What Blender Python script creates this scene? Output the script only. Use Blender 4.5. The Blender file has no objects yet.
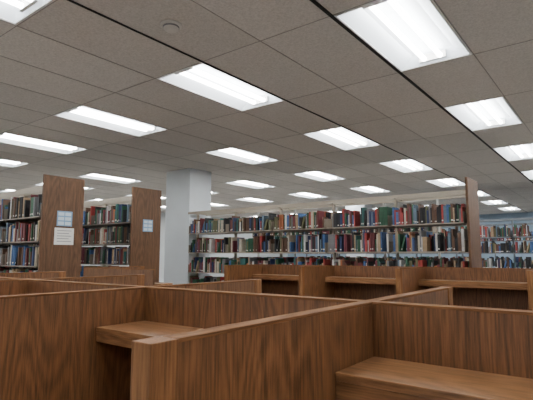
import bpy, bmesh, math, random
random.seed(23)
SC = bpy.context.scene
COL = SC.collection
PI = math.pi
CAM_Z = 1.35
CEIL = 2.95

# ------------------------------------------------------------------ materials
def newmat(name):
    m = bpy.data.materials.new(name); m.use_nodes = True
    nt = m.node_tree
    return m, nt, nt.nodes['Principled BSDF']

def plain(name, col, rough=0.5, metal=0.0, var=0.0, scale=8):
    m, nt, b = newmat(name)
    b.inputs['Roughness'].default_value = rough
    b.inputs['Metallic'].default_value = metal
    n = nt.nodes.new('ShaderNodeTexNoise'); n.inputs['Scale'].default_value = scale
    n.inputs['Detail'].default_value = 4
    tc = nt.nodes.new('ShaderNodeTexCoord')
    nt.links.new(tc.outputs['Object'], n.inputs['Vector'])
    r = nt.nodes.new('ShaderNodeValToRGB')
    v = var
    r.color_ramp.elements[0].position = 0.3; r.color_ramp.elements[1].position = 0.7
    r.color_ramp.elements[0].color = tuple(max(0, c*(1-v)) for c in col)+(1,)
    r.color_ramp.elements[1].color = tuple(min(1, c*(1+v)) for c in col)+(1,)
    nt.links.new(n.outputs['Fac'], r.inputs['Fac'])
    nt.links.new(r.outputs['Color'], b.inputs['Base Color'])
    return m

def wood(name, dark, light, axis='Z', rough=0.38, spec=0.5):
    m, nt, b = newmat(name)
    L = nt.links.new
    tc = nt.nodes.new('ShaderNodeTexCoord')
    oi = nt.nodes.new('ShaderNodeObjectInfo')
    off = nt.nodes.new('ShaderNodeVectorMath'); off.operation = 'ADD'
    mul = nt.nodes.new('ShaderNodeMath'); mul.operation = 'MULTIPLY'; mul.inputs[1].default_value = 37.0
    L(oi.outputs['Random'], mul.inputs[0])
    L(tc.outputs['Object'], off.inputs[0]); L(mul.outputs[0], off.inputs[1])
    def mp(s):
        k = nt.nodes.new('ShaderNodeMapping'); k.inputs['Scale'].default_value = s
        L(off.outputs[0], k.inputs['Vector']); return k
    def sc(a, c):
        return {'Z': (a, a, c), 'Y': (a, c, a), 'X': (c, a, a)}[axis]
    big = nt.nodes.new('ShaderNodeTexNoise'); big.inputs['Scale'].default_value = 1
    big.inputs['Detail'].default_value = 1.5; big.inputs['Distortion'].default_value = 0.2
    L(mp(sc(5.0, 0.7)).outputs[0], big.inputs['Vector'])
    ring = nt.nodes.new('ShaderNodeMath'); ring.operation = 'MULTIPLY'; ring.inputs[1].default_value = 140.0
    L(big.outputs['Fac'], ring.inputs[0])
    sn = nt.nodes.new('ShaderNodeMath'); sn.operation = 'SINE'; L(ring.outputs[0], sn.inputs[0])
    fine = nt.nodes.new('ShaderNodeTexNoise'); fine.inputs['Scale'].default_value = 1
    fine.inputs['Detail'].default_value = 5; fine.inputs['Roughness'].default_value = 0.7
    L(mp(sc(190, 8)).outputs[0], fine.inputs['Vector'])
    mid = nt.nodes.new('ShaderNodeTexNoise'); mid.inputs['Scale'].default_value = 1
    mid.inputs['Detail'].default_value = 2
    L(mp(sc(40, 0.9)).outputs[0], mid.inputs['Vector'])
    a1 = nt.nodes.new('ShaderNodeMath'); a1.operation = 'MULTIPLY_ADD'; a1.inputs[1].default_value = 0.07
    L(sn.outputs[0], a1.inputs[0]); L(fine.outputs['Fac'], a1.inputs[2])
    a2 = nt.nodes.new('ShaderNodeMath'); a2.operation = 'MULTIPLY_ADD'; a2.inputs[1].default_value = 0.38
    L(mid.outputs['Fac'], a2.inputs[0]); L(a1.outputs[0], a2.inputs[2])
    r = nt.nodes.new('ShaderNodeValToRGB')
    r.color_ramp.elements[0].position = 0.49; r.color_ramp.elements[1].position = 0.89
    r.color_ramp.elements[0].color = dark+(1,); r.color_ramp.elements[1].color = light+(1,)
    L(a2.outputs[0], r.inputs['Fac'])
    L(r.outputs['Color'], b.inputs['Base Color'])
    b.inputs['Roughness'].default_value = rough
    b.inputs['Specular IOR Level'].default_value = spec
    bp = nt.nodes.new('ShaderNodeBump'); bp.inputs['Strength'].default_value = 0.12
    bp.inputs['Distance'].default_value = 0.002
    L(a1.outputs[0], bp.inputs['Height']); L(bp.outputs[0], b.inputs['Normal'])
    return m

def emit(name, col, s):
    m, nt, b = newmat(name)
    b.inputs['Base Color'].default_value = col+(1,)
    b.inputs['Emission Color'].default_value = col+(1,)
    b.inputs['Emission Strength'].default_value = s
    return m

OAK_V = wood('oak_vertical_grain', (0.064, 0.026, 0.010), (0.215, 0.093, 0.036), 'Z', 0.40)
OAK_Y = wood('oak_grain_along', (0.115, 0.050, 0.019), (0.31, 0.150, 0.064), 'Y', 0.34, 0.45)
CAP_Y = wood('oak_edge_along', (0.095, 0.040, 0.016), (0.245, 0.115, 0.048), 'Y', 0.7, 0.12)
OAK_X = wood('oak_edge_across', (0.095, 0.040, 0.016), (0.245, 0.115, 0.048), 'X', 0.7, 0.12)
OAK_POST = wood('oak_post', (0.115, 0.048, 0.018), (0.275, 0.125, 0.050), 'Z', 0.55, 0.2)
END_WOOD = wood('bookcase_end_wood', (0.065, 0.032, 0.016), (0.165, 0.085, 0.044), 'Z', 0.5, 0.3)
METAL = plain('beige_shelf_metal', (0.29, 0.245, 0.19), 0.5, 0.0, 0.04)
METAL_D = plain('brown_shelf_metal', (0.18, 0.15, 0.12), 0.5, 0.0, 0.05)
METAL_F = plain('grey_blue_shelf_metal', (0.15, 0.17, 0.19), 0.5, 0.0, 0.05)
METAL_W = plain('pale_shelf_metal', (0.46, 0.45, 0.42), 0.45, 0.0, 0.03)
HEADER = plain('beige_header_metal', (0.36, 0.315, 0.25), 0.5, 0.0, 0.03)
WHITE = plain('white_enamel', (0.75, 0.75, 0.73), 0.4, 0.0, 0.02)
PLASTIC = plain('ivory_plastic', (0.62, 0.60, 0.56), 0.45, 0.0, 0.02)
DARK = plain('dark_gap', (0.012, 0.012, 0.012), 0.8)
TBAR = plain('grid_bar', (0.30, 0.285, 0.265), 0.6)
REFL_GLOW = emit('troffer_reflector_glow', (0.86, 0.92, 0.98), 0.95)  # mild emission stands in for tube light spread over the reflector
TUBE = emit('fluorescent_tube', (1.0, 0.99, 0.96), 33)
WALL = plain('painted_wall', (0.58, 0.61, 0.62), 0.8, 0, 0.03, 3)
WALL_B = plain('painted_wall_bluish', (0.26, 0.35, 0.45), 0.8, 0, 0.03, 3)
COLUMN = plain('painted_column', (0.78, 0.84, 0.88), 0.7, 0, 0.03, 3)
CARPET = plain('carpet_pile', (0.40, 0.375, 0.35), 0.95, 0, 0.2, 90)
BLUE = plain('pale_blue_card', (0.20, 0.36, 0.55), 0.5, 0, 0.05)
PALE = plain('pale_card', (0.60, 0.70, 0.78), 0.5, 0, 0.03)
PAPER = plain('white_paper', (0.80, 0.79, 0.75), 0.7, 0, 0.02)
INK = plain('grey_ink', (0.22, 0.22, 0.24), 0.7)
PAGES = plain('book_pages', (0.42, 0.36, 0.28), 0.8, 0, 0.1, 60)
STICK = plain('spine_label', (0.64, 0.62, 0.56), 0.7)

def tile_mat():
    m, nt, b = newmat('ceiling_tile')
    L = nt.links.new
    tc = nt.nodes.new('ShaderNodeTexCoord')
    n = nt.nodes.new('ShaderNodeTexNoise'); n.inputs['Scale'].default_value = 70; n.inputs['Detail'].default_value = 5
    n.inputs['Roughness'].default_value = 0.75
    L(tc.outputs['Object'], n.inputs['Vector'])
    w = nt.nodes.new('ShaderNodeTexWhiteNoise'); w.noise_dimensions = '3D'
    sn = nt.nodes.new('ShaderNodeVectorMath'); sn.operation = 'SUBTRACT'; sn.inputs[1].default_value = (3.2-0.6096, 2.95-0.3048, 0)
    fl = nt.nodes.new('ShaderNodeVectorMath'); fl.operation = 'DIVIDE'; fl.inputs[1].default_value = (1.2192, 0.6096, 10)
    f2 = nt.nodes.new('ShaderNodeVectorMath'); f2.operation = 'FLOOR'
    L(tc.outputs['Object'], sn.inputs[0]); L(sn.outputs[0], fl.inputs[0]); L(fl.outputs[0], f2.inputs[0]); L(f2.outputs[0], w.inputs['Vector'])
    r = nt.nodes.new('ShaderNodeValToRGB')
    r.color_ramp.elements[0].position = 0.35; r.color_ramp.elements[1].position = 0.60
    r.color_ramp.elements[0].color = (0.50, 0.475, 0.44, 1); r.color_ramp.elements[1].color = (0.67, 0.64, 0.60, 1)
    L(n.outputs['Fac'], r.inputs['Fac'])
    mr = nt.nodes.new('ShaderNodeMapRange'); mr.inputs['To Min'].default_value = 0.92; mr.inputs['To Max'].default_value = 1.05
    L(w.outputs['Value'], mr.inputs['Value'])
    mx = nt.nodes.new('ShaderNodeVectorMath'); mx.operation = 'SCALE'
    L(r.outputs['Color'], mx.inputs[0]); L(mr.outputs[0], mx.inputs['Scale'])
    L(mx.outputs[0], b.inputs['Base Color'])
    b.inputs['Roughness'].default_value = 0.95
    bp = nt.nodes.new('ShaderNodeBump'); bp.inputs['Strength'].default_value = 0.2; bp.inputs['Distance'].default_value = 0.003
    L(n.outputs['Fac'], bp.inputs['Height']); L(bp.outputs[0], b.inputs['Normal'])
    return m
TILE = tile_mat()

# ------------------------------------------------------------------ helpers
def box(bm, x0, x1, y0, y1, z0, z1, mi=0):
    if x1 < x0: x0, x1 = x1, x0
    if y1 < y0: y0, y1 = y1, y0
    v = [bm.verts.new(p) for p in ((x0,y0,z0),(x1,y0,z0),(x1,y1,z0),(x0,y1,z0),(x0,y0,z1),(x1,y0,z1),(x1,y1,z1),(x0,y1,z1))]
    for q in ((3,2,1,0),(4,5,6,7),(0,1,5,4),(1,2,6,5),(2,3,7,6),(3,0,4,7)):
        f = bm.faces.new([v[i] for i in q]); f.material_index = mi

def obj(name, bm, mats, parent=None, loc=None, bevel=0, smooth=False):
    me = bpy.data.meshes.new(name)
    bm.to_mesh(me); bm.free()
    if not isinstance(mats, (list, tuple)): mats = [mats]
    for m in mats: me.materials.append(m)
    if smooth:
        for p in me.polygons: p.use_smooth = True
    o = bpy.data.objects.new(name, me); COL.objects.link(o)
    if parent: o.parent = parent
    if loc: o.location = loc
    if bevel:
        b = o.modifiers.new('bevel', 'BEVEL'); b.width = bevel; b.segments = 2; b.limit_method = 'ANGLE'
    return o

def bxo(name, dims, mat, parent=None, bevel=0):
    bm = bmesh.new(); box(bm, *dims); return obj(name, bm, mat, parent, bevel=bevel)

def thing(name, label, cat, loc=(0,0,0), group=None, rz=0):
    o = bpy.data.objects.new(name, None); COL.objects.link(o)
    o.empty_display_size = 0.1
    o.location = loc; o.rotation_euler = (0, 0, rz)
    o['label'] = label; o['category'] = cat
    if group: o['group'] = group
    return o

def struct(o):
    o['kind'] = 'structure'; return o

def copy_tree(o, parent=None):
    c = o.copy(); COL.objects.link(c)
    if parent: c.parent = parent
    for ch in list(o.children):
        copy_tree(ch, c)
    return c

# ------------------------------------------------------------------ room shell
TX, TY = 1.2192, 0.6096
GX0, GY0 = 3.2-TX/2, 2.95-TY/2
KX0, KX1, KY0, KY1 = -5, 14, -12, 18
RX0, RX1 = GX0+KX0*TX, GX0+KX1*TX
RY0, RY1 = GY0+KY0*TY, GY0+KY1*TY
struct(bxo('floor', (RX0, RX1, RY0, RY1, -0.1, 0), CARPET))
struct(bxo('wall_left', (RX0-0.1, RX1+0.1, RY1, RY1+0.1, -0.1, CEIL+0.3), WALL))
struct(bxo('wall_right', (RX0-0.1, RX1+0.1, RY0-0.1, RY0, -0.1, CEIL+0.3), WALL))
struct(bxo('wall_back', (RX1, RX1+0.1, RY0, RY1, -0.1, CEIL+0.3), WALL_B))
struct(bxo('wall_front', (RX0-0.1, RX0, RY0, RY1, -0.1, CEIL+0.3), WALL))
struct(bxo('baseboard_back', (RX1-0.015, RX1, RY0+0.02, RY1-0.02, 0, 0.1), DARK))
struct(bxo('baseboard_left', (RX0, RX1, RY1-0.015, RY1, 0, 0.1), DARK))

def is_light(i, j):
    if i % 2 or j % 3: return False
    if i == 2 and j == 6: return False      # the column stands here
    return True
bm = bmesh.new()
for i in range(KX0, KX1):
    for j in range(KY0, KY1):
        if is_light(i, j): continue
        x, y = GX0+i*TX, GY0+j*TY
        box(bm, x, x+TX, y, y+TY, CEIL, CEIL+0.02)
struct(obj('ceiling', bm, TILE))
bm = bmesh.new()
for i in range(KX0, KX1+1):
    x = GX0+i*TX; box(bm, x-0.003, x+0.003, RY0, RY1, CEIL-0.003, CEIL-0.0005)
for j in range(KY0, KY1+1):
    y = GY0+j*TY
    box(bm, RX0, RX1, y-0.003, y+0.003, CEIL-0.0035, CEIL-0.001)
struct(obj('trim_1', bm, TBAR))
bm = bmesh.new()
y = GY0-2*TY; box(bm, RX0, RX1, y-0.014, y+0.014, CEIL-0.007, CEIL-0.0036)
y = GY0; box(bm, RX0, RX1, y-0.010, y+0.010, CEIL-0.007, CEIL-0.0036)
struct(obj('trim_2', bm, DARK))

# ------------------------------------------------------------------ lights
def make_light():
    t = thing('ceiling_light', '', 'ceiling light')
    hx, hy = TX/2-0.008, TY/2-0.008
    bm = bmesh.new()
    w = 0.018
    box(bm, -hx, hx, -hy, -hy+w, -0.006, 0.004); box(bm, -hx, hx, hy-w, hy, -0.006, 0.004)
    box(bm, -hx, -hx+w, -hy+w, hy-w, -0.006, 0.004); box(bm, hx-w, hx, -hy+w, hy-w, -0.006, 0.004)
    obj('frame', bm, WHITE, t, bevel=0.002)
    bm = bmesh.new()
    ax, ay, bx_, by_ = hx-w, hy-w, hx-0.06, hy-0.13
    lo = [bm.verts.new(p) for p in ((-ax,-ay,0.004),(ax,-ay,0.004),(ax,ay,0.004),(-ax,ay,0.004))]
    hi = [bm.verts.new(p) for p in ((-bx_,-by_,0.085),(bx_,-by_,0.085),(bx_,by_,0.085),(-bx_,by_,0.085))]
    for k in range(4):
        bm.faces.new([lo[k], lo[(k+1)%4], hi[(k+1)%4], hi[k]])
    bm.faces.new(hi)
    obj('reflector', bm, REFL_GLOW, t)
    for s in (-1, 1):
        bm = bmesh.new()
        r = bmesh.ops.create_cone(bm, cap_ends=True, segments=12, radius1=0.019, radius2=0.019, depth=1.08)
        bmesh.ops.rotate(bm, verts=bm.verts, matrix=__import__('mathutils').Matrix.Rotation(PI/2, 3, 'Y'))
        bmesh.ops.translate(bm, verts=bm.verts, vec=(0, s*0.065, 0.030))
        tb = obj('lamp_tube', bm, TUBE, t, smooth=True)
    for s in (-1, 1):
        bm = bmesh.new()
        box(bm, s*0.545-0.012, s*0.545+0.012, -0.11, 0.11, 0.01, 0.07)
        obj('lamp_holder', bm, WHITE, t)
    return t
rowname = {-2: 'ceiling row off to the far right', -1: 'ceiling row along the right edge', 0: 'ceiling row passing the smoke detector',
           1: 'ceiling row left of the smoke detector', 2: 'ceiling row in line with the grey column',
           3: 'ceiling row at the far left', 4: 'ceiling row beyond the far left one'}
ordn = ['nearest', 'second', 'third', 'fourth', 'fifth', 'sixth', 'seventh', 'eighth']
proto = make_light(); first = True
for j in range(-3, 6):
    for i in range(-2, 7):
        if not is_light(2*i, 3*j): continue
        o = proto if first else copy_tree(proto)
        first = False
        o.location = (3.2+i*2*TX, 2.95+j*3*TY, CEIL)
        if j == 0 and i == -1: lb = 'fluorescent ceiling light cut off by the top left corner'
        elif j == -1 and i == 0: lb = 'largest looking twin-tube fluorescent ceiling light, at the top right'
        elif j == 0 and i == 0: lb = 'bright twin-tube fluorescent ceiling light just right of the smoke detector'
        elif i < 0 or j < -1: lb = 'fluorescent ceiling light outside the view, over the carrels behind'
        elif j in rowname:
            lb = '%s fluorescent light from the camera in the %s' % (ordn[max(0, i)], rowname[j])
        else: lb = 'distant fluorescent ceiling light beyond the left bookcases'
        o['label'] = lb; o['group'] = 'recessed fluorescent ceiling lights'

# smoke detector
t = thing('smoke_detector', 'small round ivory smoke detector on the ceiling tiles, upper left', 'smoke detector', (2.02, 2.38, CEIL))
def lathe(name, prof, mat, parent, seg=28):
    bm = bmesh.new(); rings = []
    for (r, z) in prof:
        rings.append([bm.verts.new((r*math.cos(2*PI*k/seg), r*math.sin(2*PI*k/seg), z)) for k in range(seg)])
    for a, b in zip(rings, rings[1:]):
        for k in range(seg): bm.faces.new([a[k], a[(k+1)%seg], b[(k+1)%seg], b[k]])
    bm.faces.new(rings[-1]); bm.faces.new(list(reversed(rings[0])))
    bmesh.ops.recalc_face_normals(bm, faces=bm.faces)
    return obj(name, bm, mat, parent)
lathe('base', [(0.075, -0.001), (0.075, -0.012), (0.069, -0.016)], PLASTIC, t)
lathe('sensor_cover', [(0.054, -0.016), (0.054, -0.032), (0.038, -0.046), (0.018, -0.050)], PLASTIC, t)
lathe('vent_ring', [(0.0565, -0.018), (0.0565, -0.028)], INK, t)

# ------------------------------------------------------------------ columns
def column(x0, x1, y0, y1, nm):
    bm = bmesh.new(); box(bm, x0, x1, y0, y1, 0, CEIL)
    struct(obj(nm, bm, COLUMN, bevel=0.006))
    bm = bmesh.new(); box(bm, x0-0.012, x1+0.012, y0-0.012, y1+0.012, 0, 0.1)
    struct(obj('trim_3', bm, DARK))
column(5.80, 6.36, 6.20, 6.86, 'column')
column(13.1, 13.66, 6.18, 6.84, 'column')

# ------------------------------------------------------------------ carrels
TOP = 1.22
def carrel(loc, s, label, group, end=False, W=1.02, DEP=0.78, sz=1.086, ap=0.040):
    """s=-1 opens toward -X, s=+1 opens toward +X. loc is at the foot of the shared back line, low-Y side."""
    t = thing('study_carrel', label, 'study carrel', loc, group)
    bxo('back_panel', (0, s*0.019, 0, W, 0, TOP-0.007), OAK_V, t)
    bxo('back_cap', (0, s*0.020, 0, W, TOP-0.007, TOP), CAP_Y, t, 0.001)
    def side(y):      # y = low edge of the side
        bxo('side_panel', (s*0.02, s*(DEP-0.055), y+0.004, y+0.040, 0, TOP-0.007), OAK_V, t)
        bxo('side_cap', (s*0.0205, s*(DEP-0.055), y+0.003, y+0.041, TOP-0.007, TOP), OAK_X, t, 0.001)
        bxo('edge_post', (s*(DEP-0.055), s*DEP, y, y+0.046, 0, TOP), OAK_POST, t, 0.0015)
    side(W-0.046)
    if end: side(-0.0465)
    y1 = W-0.044
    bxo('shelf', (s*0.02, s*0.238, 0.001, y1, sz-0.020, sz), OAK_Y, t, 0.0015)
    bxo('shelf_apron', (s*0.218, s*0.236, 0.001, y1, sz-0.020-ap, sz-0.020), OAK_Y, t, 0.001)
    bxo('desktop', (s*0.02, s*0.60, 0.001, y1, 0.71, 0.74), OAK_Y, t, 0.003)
    bxo('desk_rail', (s*0.55, s*0.57, 0.001, y1, 0.63, 0.71), OAK_Y, t)
    return t
SX, W1 = 1.24, 0.995
g1 = 'carrels of the nearest double row'
near_l = ['oak study carrel nearest the camera, its inner shelf at the bottom right',
          'oak study carrel with small shelf left of the foreground end post',
          'oak study carrel at the left edge, beyond the large left divider',
          'oak study carrel of the nearest row, farthest along at the left',
          'oak study carrel of the nearest row, just beyond the left edge']
far_l = ['oak study carrel behind the foreground one, opening toward the bookcases, at right',
         'oak study carrel on the far side of the low back panel at centre',
         'oak study carrel on far side of nearest row, in front of column',
         'oak study carrel on far side of nearest row, before the left bookcases',
         'oak study carrel on far side of nearest row, at the left edge']
for k in range(4):
    y = 0.603+(k-1)*W1
    carrel((SX, y, 0), -1, near_l[k], g1, end=(k == 0), W=W1, DEP=0.79, sz=(1.073 if k == 0 else 1.086), ap=(0.11 if k == 0 else 0.032))
    carrel((SX, y, 0), 1, far_l[k], g1, end=(k == 0), W=W1, DEP=0.75)
g2 = 'carrels of the second row'
n2 = ['oak study carrel of the second row, just beyond the right edge',
      'second-row oak study carrel at the right, below the long bookcase end panel',
      'oak study carrel of the second row in the middle, under the long bookcase',
      'oak study carrel at the left end of the second row, right of the column']
for k in range(-1, 3):
    y = 0.633+k*1.14
    carrel((5.17, y, 0), -1, n2[k+1], g2, end=(k == -1), W=1.14, DEP=0.755)
t = carrel((2.75, 3.40, 0), 1, 'plain oak back of a lone study carrel in front of the left bookcases', None, end=False, W=1.14, DEP=0.755)

# ------------------------------------------------------------------ bookcases
PAL = [('maroon', (0.13, 0.024, 0.028)), ('dark green', (0.018, 0.08, 0.04)), ('navy', (0.02, 0.034, 0.10)), ('black', (0.013, 0.013, 0.015)),
       ('tan', (0.33, 0.23, 0.135)), ('red', (0.31, 0.036, 0.032)), ('teal', (0.03, 0.12, 0.11)), ('brown', (0.105, 0.052, 0.03)),
       ('cream', (0.46, 0.41, 0.32)), ('grey', (0.17, 0.17, 0.175)), ('blue', (0.045, 0.105, 0.25)), ('white', (0.58, 0.57, 0.55)),
       ('olive', (0.10, 0.10, 0.045)), ('orange', (0.36, 0.12, 0.045)), ('slate blue', (0.10, 0.15, 0.20)), ('burgundy', (0.15, 0.032, 0.048))]
WTS = [8, 14, 8, 18, 8, 7, 2, 12, 7, 7, 5, 5, 5, 2, 4, 5]
BM = [plain('cloth_'+n.replace(' ', '_'), c, 0.6, 0, 0.12, 30) for n, c in PAL]

def book_geo(bm, D, Wd, H, mi_c, mi_p, mi_s, M=None, sticker=True):
    t = min(0.003, Wd*0.12)
    box(bm, 0, D, 0, t, 0, H, mi_c); box(bm, 0, D, Wd-t, Wd, 0, H, mi_c)
    box(bm, 0, t*1.3, t, Wd-t, 0, H, mi_c)
    box(bm, t*1.3, D-0.004, t, Wd-t, 0.003, H-0.004, mi_p)
    if sticker: box(bm, -0.0006, 0, t, Wd-t, H*0.10, H*0.10+0.018, mi_s)

from mathutils import Matrix
ALLB = []     # every book: dict
def fill(x, y0, y1, z, case, shelf, hmax, cand, facing=1, dense=0.955):
    y = y0+0.003+random.random()*0.01
    run = None; prev = 0.0
    while True:
        if run is None or run[2] <= 0:
            c = random.choices(range(len(PAL)), WTS)[0]
            if random.random() < 0.05: run = [c, (0.014+0.012*random.random(), 0.19+0.06*random.random()), random.randint(3, 5)]
            else: run = [c, None, 1]
        if run[1]: w, h = run[1]
        else: w = random.choice([0.010, 0.012, 0.015, 0.018, 0.02, 0.022, 0.026, 0.03, 0.036]); h = 0.145+random.random()*0.12
        h = min(h, hmax-0.045*random.random()); run[2] -= 1
        d = min(0.2, h*0.74)
        a = 0.0
        if prev > h and random.random() < 0.10: a = math.radians(random.uniform(6, 20))
        need = w*math.cos(a)+h*math.sin(a)
        if y+need > y1-0.005: break
        setback = 0.006+random.random()*0.022
        ALLB.append(dict(x=x+facing*setback, y=y+h*math.sin(a), z=z+0.0005, w=w, h=h, d=d, a=a, c=run[0], case=case, shelf=shelf, cand=cand and facing == 1,
                         facing=facing, st=random.random() < 0.4))
        y += need+0.0006
        prev = h if a == 0 else 0
        if random.random() > dense: y += random.uniform(0.02, 0.10); prev = 0

def bookcase(x0, x1, y0, y1, zs, label, case, nb, metal, cand_levels, cand_y, ptop=2.24, ftop=2.12, ends='both', group=None, both=True, rail_m=None, rail_h=0.03):
    t = thing('bookcase', label, 'bookcase', ((x0+x1)/2, y0, 0), group)
    rail_m = rail_m or metal
    hx, L = (x1-x0)/2, y1-y0
    if ends in ('both', 'near'): bxo('end_panel', (-hx, hx, 0, 0.028, 0, ptop), END_WOOD, t, 0.003)
    if ends == 'both': bxo('end_panel', (-hx, hx, L-0.028, L, 0, ptop), END_WOOD, t, 0.003)
    ya, yb = 0.03, L-(0.03 if ends == 'both' else 0.002)
    bw = (yb-ya)/nb
    bm = bmesh.new(); box(bm, -0.025, 0.025, ya, yb, ftop-0.035, ftop); box(bm, -hx+0.02, -hx+0.032, ya, yb, ftop-rail_h, ftop)
    box(bm, hx-0.032, hx-0.02, ya, yb, ftop-rail_h, ftop)
    obj('top_rail', bm, rail_m, t)
    for k in range(nb+1):
        y = ya+k*bw; y = min(max(y, ya+0.02), yb-0.02)
        bm = bmesh.new(); box(bm, -0.022, 0.022, y-0.014, y+0.014, 0, ftop-0.035)
        box(bm, -hx+0.032, hx-0.032, y-0.009, y+0.009, ftop-0.03, ftop-0.005)
        obj('upright', bm, rail_m, t)
    bm = bmesh.new(); box(bm, -hx+0.02, hx-0.02, ya, yb, 0, 0.085); obj('base_plinth', bm, metal, t)
    for li, z in enumerate(zs):
        for k in range(nb):
            a, b = ya+k*bw+0.019, ya+(k+1)*bw-0.019
            if k == 0: a = ya+0.039
            if k == nb-1: b = yb-0.039
            bm = bmesh.new()
            for s in (-1, 1):
                if s == 1: box(bm, 0.026, hx-0.004, a, b, z-0.010, z); box(bm, hx-0.010, hx-0.004, a, b, z-0.014, z-0.010)
                else: box(bm, -hx+0.004, -0.026, a, b, z-0.010, z); box(bm, -hx+0.004, -hx+0.010, a, b, z-0.014, z-0.010)
                for yy in (a, b-0.003):
                    if s == 1: box(bm, 0.026, hx-0.012, yy, yy+0.003, z, z+0.13)
                    else: box(bm, -hx+0.012, -0.026, yy, yy+0.003, z, z+0.13)
            obj('shelf', bm, metal, t)
            nxt = zs[li-1] if li else ftop
            hm = min(0.30, (nxt-z)-0.03)
            ca = (li in cand_levels) and (y0+a < cand_y)
            fill(x0+0.004, y0+a+0.004, y0+b-0.004, z, case, li, hm, ca)
            if both: fill(x1-0.004, y0+a+0.004, y0+b-0.004, z, case, li, hm, False, -1)
    return t

ZL = [1.78, 1.505, 1.23, 0.955, 0.68, 0.405, 0.12]
ZM = [1.735, 1.395, 1.055, 0.72, 0.38, 0.10]
bookcase(2.50, 2.99, 5.0, 9.6, ZL, 'bookcase with wide wooden end panel bearing a white notice, far left', 'leftmost bookcase', 5, METAL_D, (0, 1, 2), 6.3, rail_m=HEADER, rail_h=0.06)
bookcase(3.675, 4.15, 5.0, 9.6, ZL, 'bookcase with wooden end panel bearing one blue sign, next to the column', 'second bookcase from left', 5, METAL_D, (0, 1, 2), 6.6, rail_m=HEADER, rail_h=0.06)
bookcase(5.70, 6.20, 1.37, 6.15, ZM, 'long bookcase full of coloured books across the middle, right of the column', 'long middle bookcase', 5, METAL, (0, 1, 2), 9, ends='near', ptop=2.27, rail_m=HEADER, rail_h=0.04)
bookcase(7.50, 8.00, 2.3, 6.15, ZM, 'tall bookcase whose pale top rails show just above the long one', 'bookcase behind the long one', 4, METAL, (), 9, both=False, ends='none', ftop=2.36, rail_m=METAL_W)
bookcase(10.8, 11.3, -3.5, 6.0, ZM, 'distant bookcase seen to the right of the long bookcase end panel', 'distant right bookcase', 9, METAL_F, (0, 1, 2), 9, both=False, ends='none', rail_m=METAL_F)
bookcase(13.9, 14.4, -3.5, 9.0, ZM, 'most distant bookcase, hardly visible behind the others', 'most distant bookcase', 12, METAL_F, (), 9, both=False, ends='none', ftop=2.2, rail_m=METAL_F)

# rank the books by how large they look
FX, FY = 0.795, 0.6067
def scr(b):
    D = FX*b['x']+FY*b['y']; L = FY*b['x']-FX*b['y']
    zc = D*0.993+(b['z']+b['h']/2-CAM_Z)*0.1187
    return 266.5+460*L/zc, D
cands = []
for n, b in enumerate(ALLB):
    if not b['cand']: continue
    px, D = scr(b)
    if px < -4 or px > 537: continue
    if b['case'].startswith('leftmost') and px > 43: continue
    if b['case'].startswith('second') and px < 84: continue
    if b['case'].startswith('distant') and px < 481: continue
    if b['case'].startswith('long') and b['shelf'] == 2: continue     # this row is mostly behind the carrels
    cands.append((b['w']*b['h']/D**2, n))
cands.sort(reverse=True)
chosen = set(n for _, n in cands[:300])
print('BOOKS', len(ALLB), 'cands', len(cands))
shelfname = ['top shelf', 'second shelf', 'third shelf']
meshes = {}
def unit_book(c, st):
    key = (c, st)
    if key not in meshes:
        bm = bmesh.new(); book_geo(bm, 0.17, 0.035, 0.24, 0, 1, 2, None, st)
        me = bpy.data.meshes.new('book'); bm.to_mesh(me); bm.free()
        for m in (BM[c], PAGES, STICK): me.materials.append(m)
        meshes[key] = me
    return meshes[key]
rest = bmesh.new()
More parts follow.
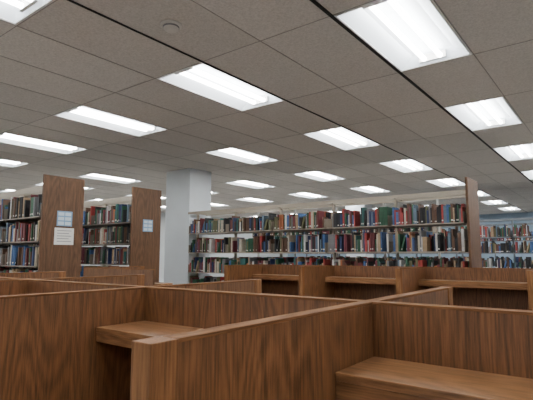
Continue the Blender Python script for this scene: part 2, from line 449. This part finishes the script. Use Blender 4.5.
for n, b in enumerate(ALLB):
    if n in chosen:
        o = bpy.data.objects.new('book', unit_book(b['c'], b['st'])); COL.objects.link(o)
        o.location = (b['x'], b['y'], b['z']); o.rotation_euler = (b['a'], 0, 0)
        o.scale = (b['d']/0.17, b['w']/0.035, b['h']/0.24)
        size = 'leaning' if b['a'] > 0 else ('thin' if b['w'] < 0.0165 else 'thick' if b['w'] > 0.029 else 'tall' if b['h'] > 0.235 else 'short' if b['h'] < 0.185 else 'medium')
        def nb(k):
            if 0 <= k < len(ALLB) and ALLB[k]['case'] == b['case'] and ALLB[k]['shelf'] == b['shelf'] and ALLB[k]['facing'] == 1 and abs(ALLB[k]['y']-b['y']) < 0.2:
                return PAL[ALLB[k]['c']][0]
            return None
        l, r = nb(n+1), nb(n-1)      # higher y is further left
        if l and r: mid = '%s left, %s right' % (l, r)
        elif l or r: mid = 'next to %s one' % (l or r)
        else: mid = 'standing alone'
        o['label'] = '%s %s book, %s, %s, %s' % (size, PAL[b['c']][0], mid, shelfname[b['shelf']], b['case'])
        o['category'] = 'book'
        o['group'] = 'books on the %s of the %s' % (shelfname[b['shelf']], b['case'])
    else:
        M = Matrix.Translation((b['x'], b['y'], b['z'])) @ Matrix.Rotation(b['a'], 4, 'X')
        if b['facing'] < 0: M = M @ Matrix.Diagonal((-1, 1, 1, 1))
        n0 = len(rest.verts)
        box(rest, 0, b['d'], 0, b['w'], 0, b['h'], b['c'])
        if b['st'] and b['z'] > 0.9 and b['facing'] > 0: box(rest, -0.0006, 0, 0.001, b['w']-0.001, b['h']*0.10, b['h']*0.10+0.018, len(PAL))
        rest.verts.ensure_lookup_table()
        for v in rest.verts[n0:]: v.co = M @ v.co
bmesh.ops.recalc_face_normals(rest, faces=rest.faces)
o = obj('library_books', rest, BM+[STICK])
o['label'] = 'mass of smaller looking books filling the rest of the library shelves'; o['category'] = 'books'; o['kind'] = 'stuff'

# ------------------------------------------------------------------ signs on end panels
def sign(x, z, w, h, label, blue):
    t = thing('range_sign' if blue else 'paper_notice', label, 'sign' if blue else 'notice', (x, 5.0, z))
    e = 0.0005
    if blue:
        bxo('backing', (-w/2, w/2, -0.006, -e, -h/2, h/2), BLUE, t, 0.001)
        for r in range(3):
            for c in range(2):
                bm = bmesh.new()
                x0 = -w/2+0.012+c*(w/2-0.008); z0 = -h/2+0.012+r*(h/3-0.004)
                box(bm, x0, x0+w/2-0.02, -0.0075, -0.006, z0, z0+h/3-0.018)
                obj('card_insert', bm, PALE, t)
    else:
        bxo('sheet', (-w/2, w/2, -0.002, -e, -h/2, h/2), PAPER, t)
        for r in range(5):
            bm = bmesh.new()
            z0 = h/2-0.035-r*0.03
            box(bm, -w/2+0.03, w/2-0.03-0.03*(r % 2), -0.0026, -0.002, z0, z0+0.007)
            obj('printed_line', bm, INK, t)
sign(2.76, 1.76, 0.18, 0.17, 'pale blue sign card above the white notice on the left end panel', True)
sign(2.765, 1.56, 0.23, 0.19, 'white paper notice below the blue sign on the left end panel', False)
sign(3.93, 1.74, 0.16, 0.16, 'small pale blue sign on the end panel next to the column', True)

# ------------------------------------------------------------------ world, camera
w = bpy.data.worlds.new('world'); SC.world = w; w.use_nodes = True
w.node_tree.nodes['Background'].inputs[0].default_value = (0.8, 0.85, 0.9, 1)
w.node_tree.nodes['Background'].inputs[1].default_value = 0.05
cd = bpy.data.cameras.new('camera'); cam = bpy.data.objects.new('camera', cd); COL.objects.link(cam)
cd.sensor_width = 36; cd.lens = 460/533*36; cd.clip_start = 0.02
cam.location = (0, 0, CAM_Z)
cam.rotation_euler = (math.radians(90+6.82), 0, math.radians(37.35-90))
SC.camera = cam
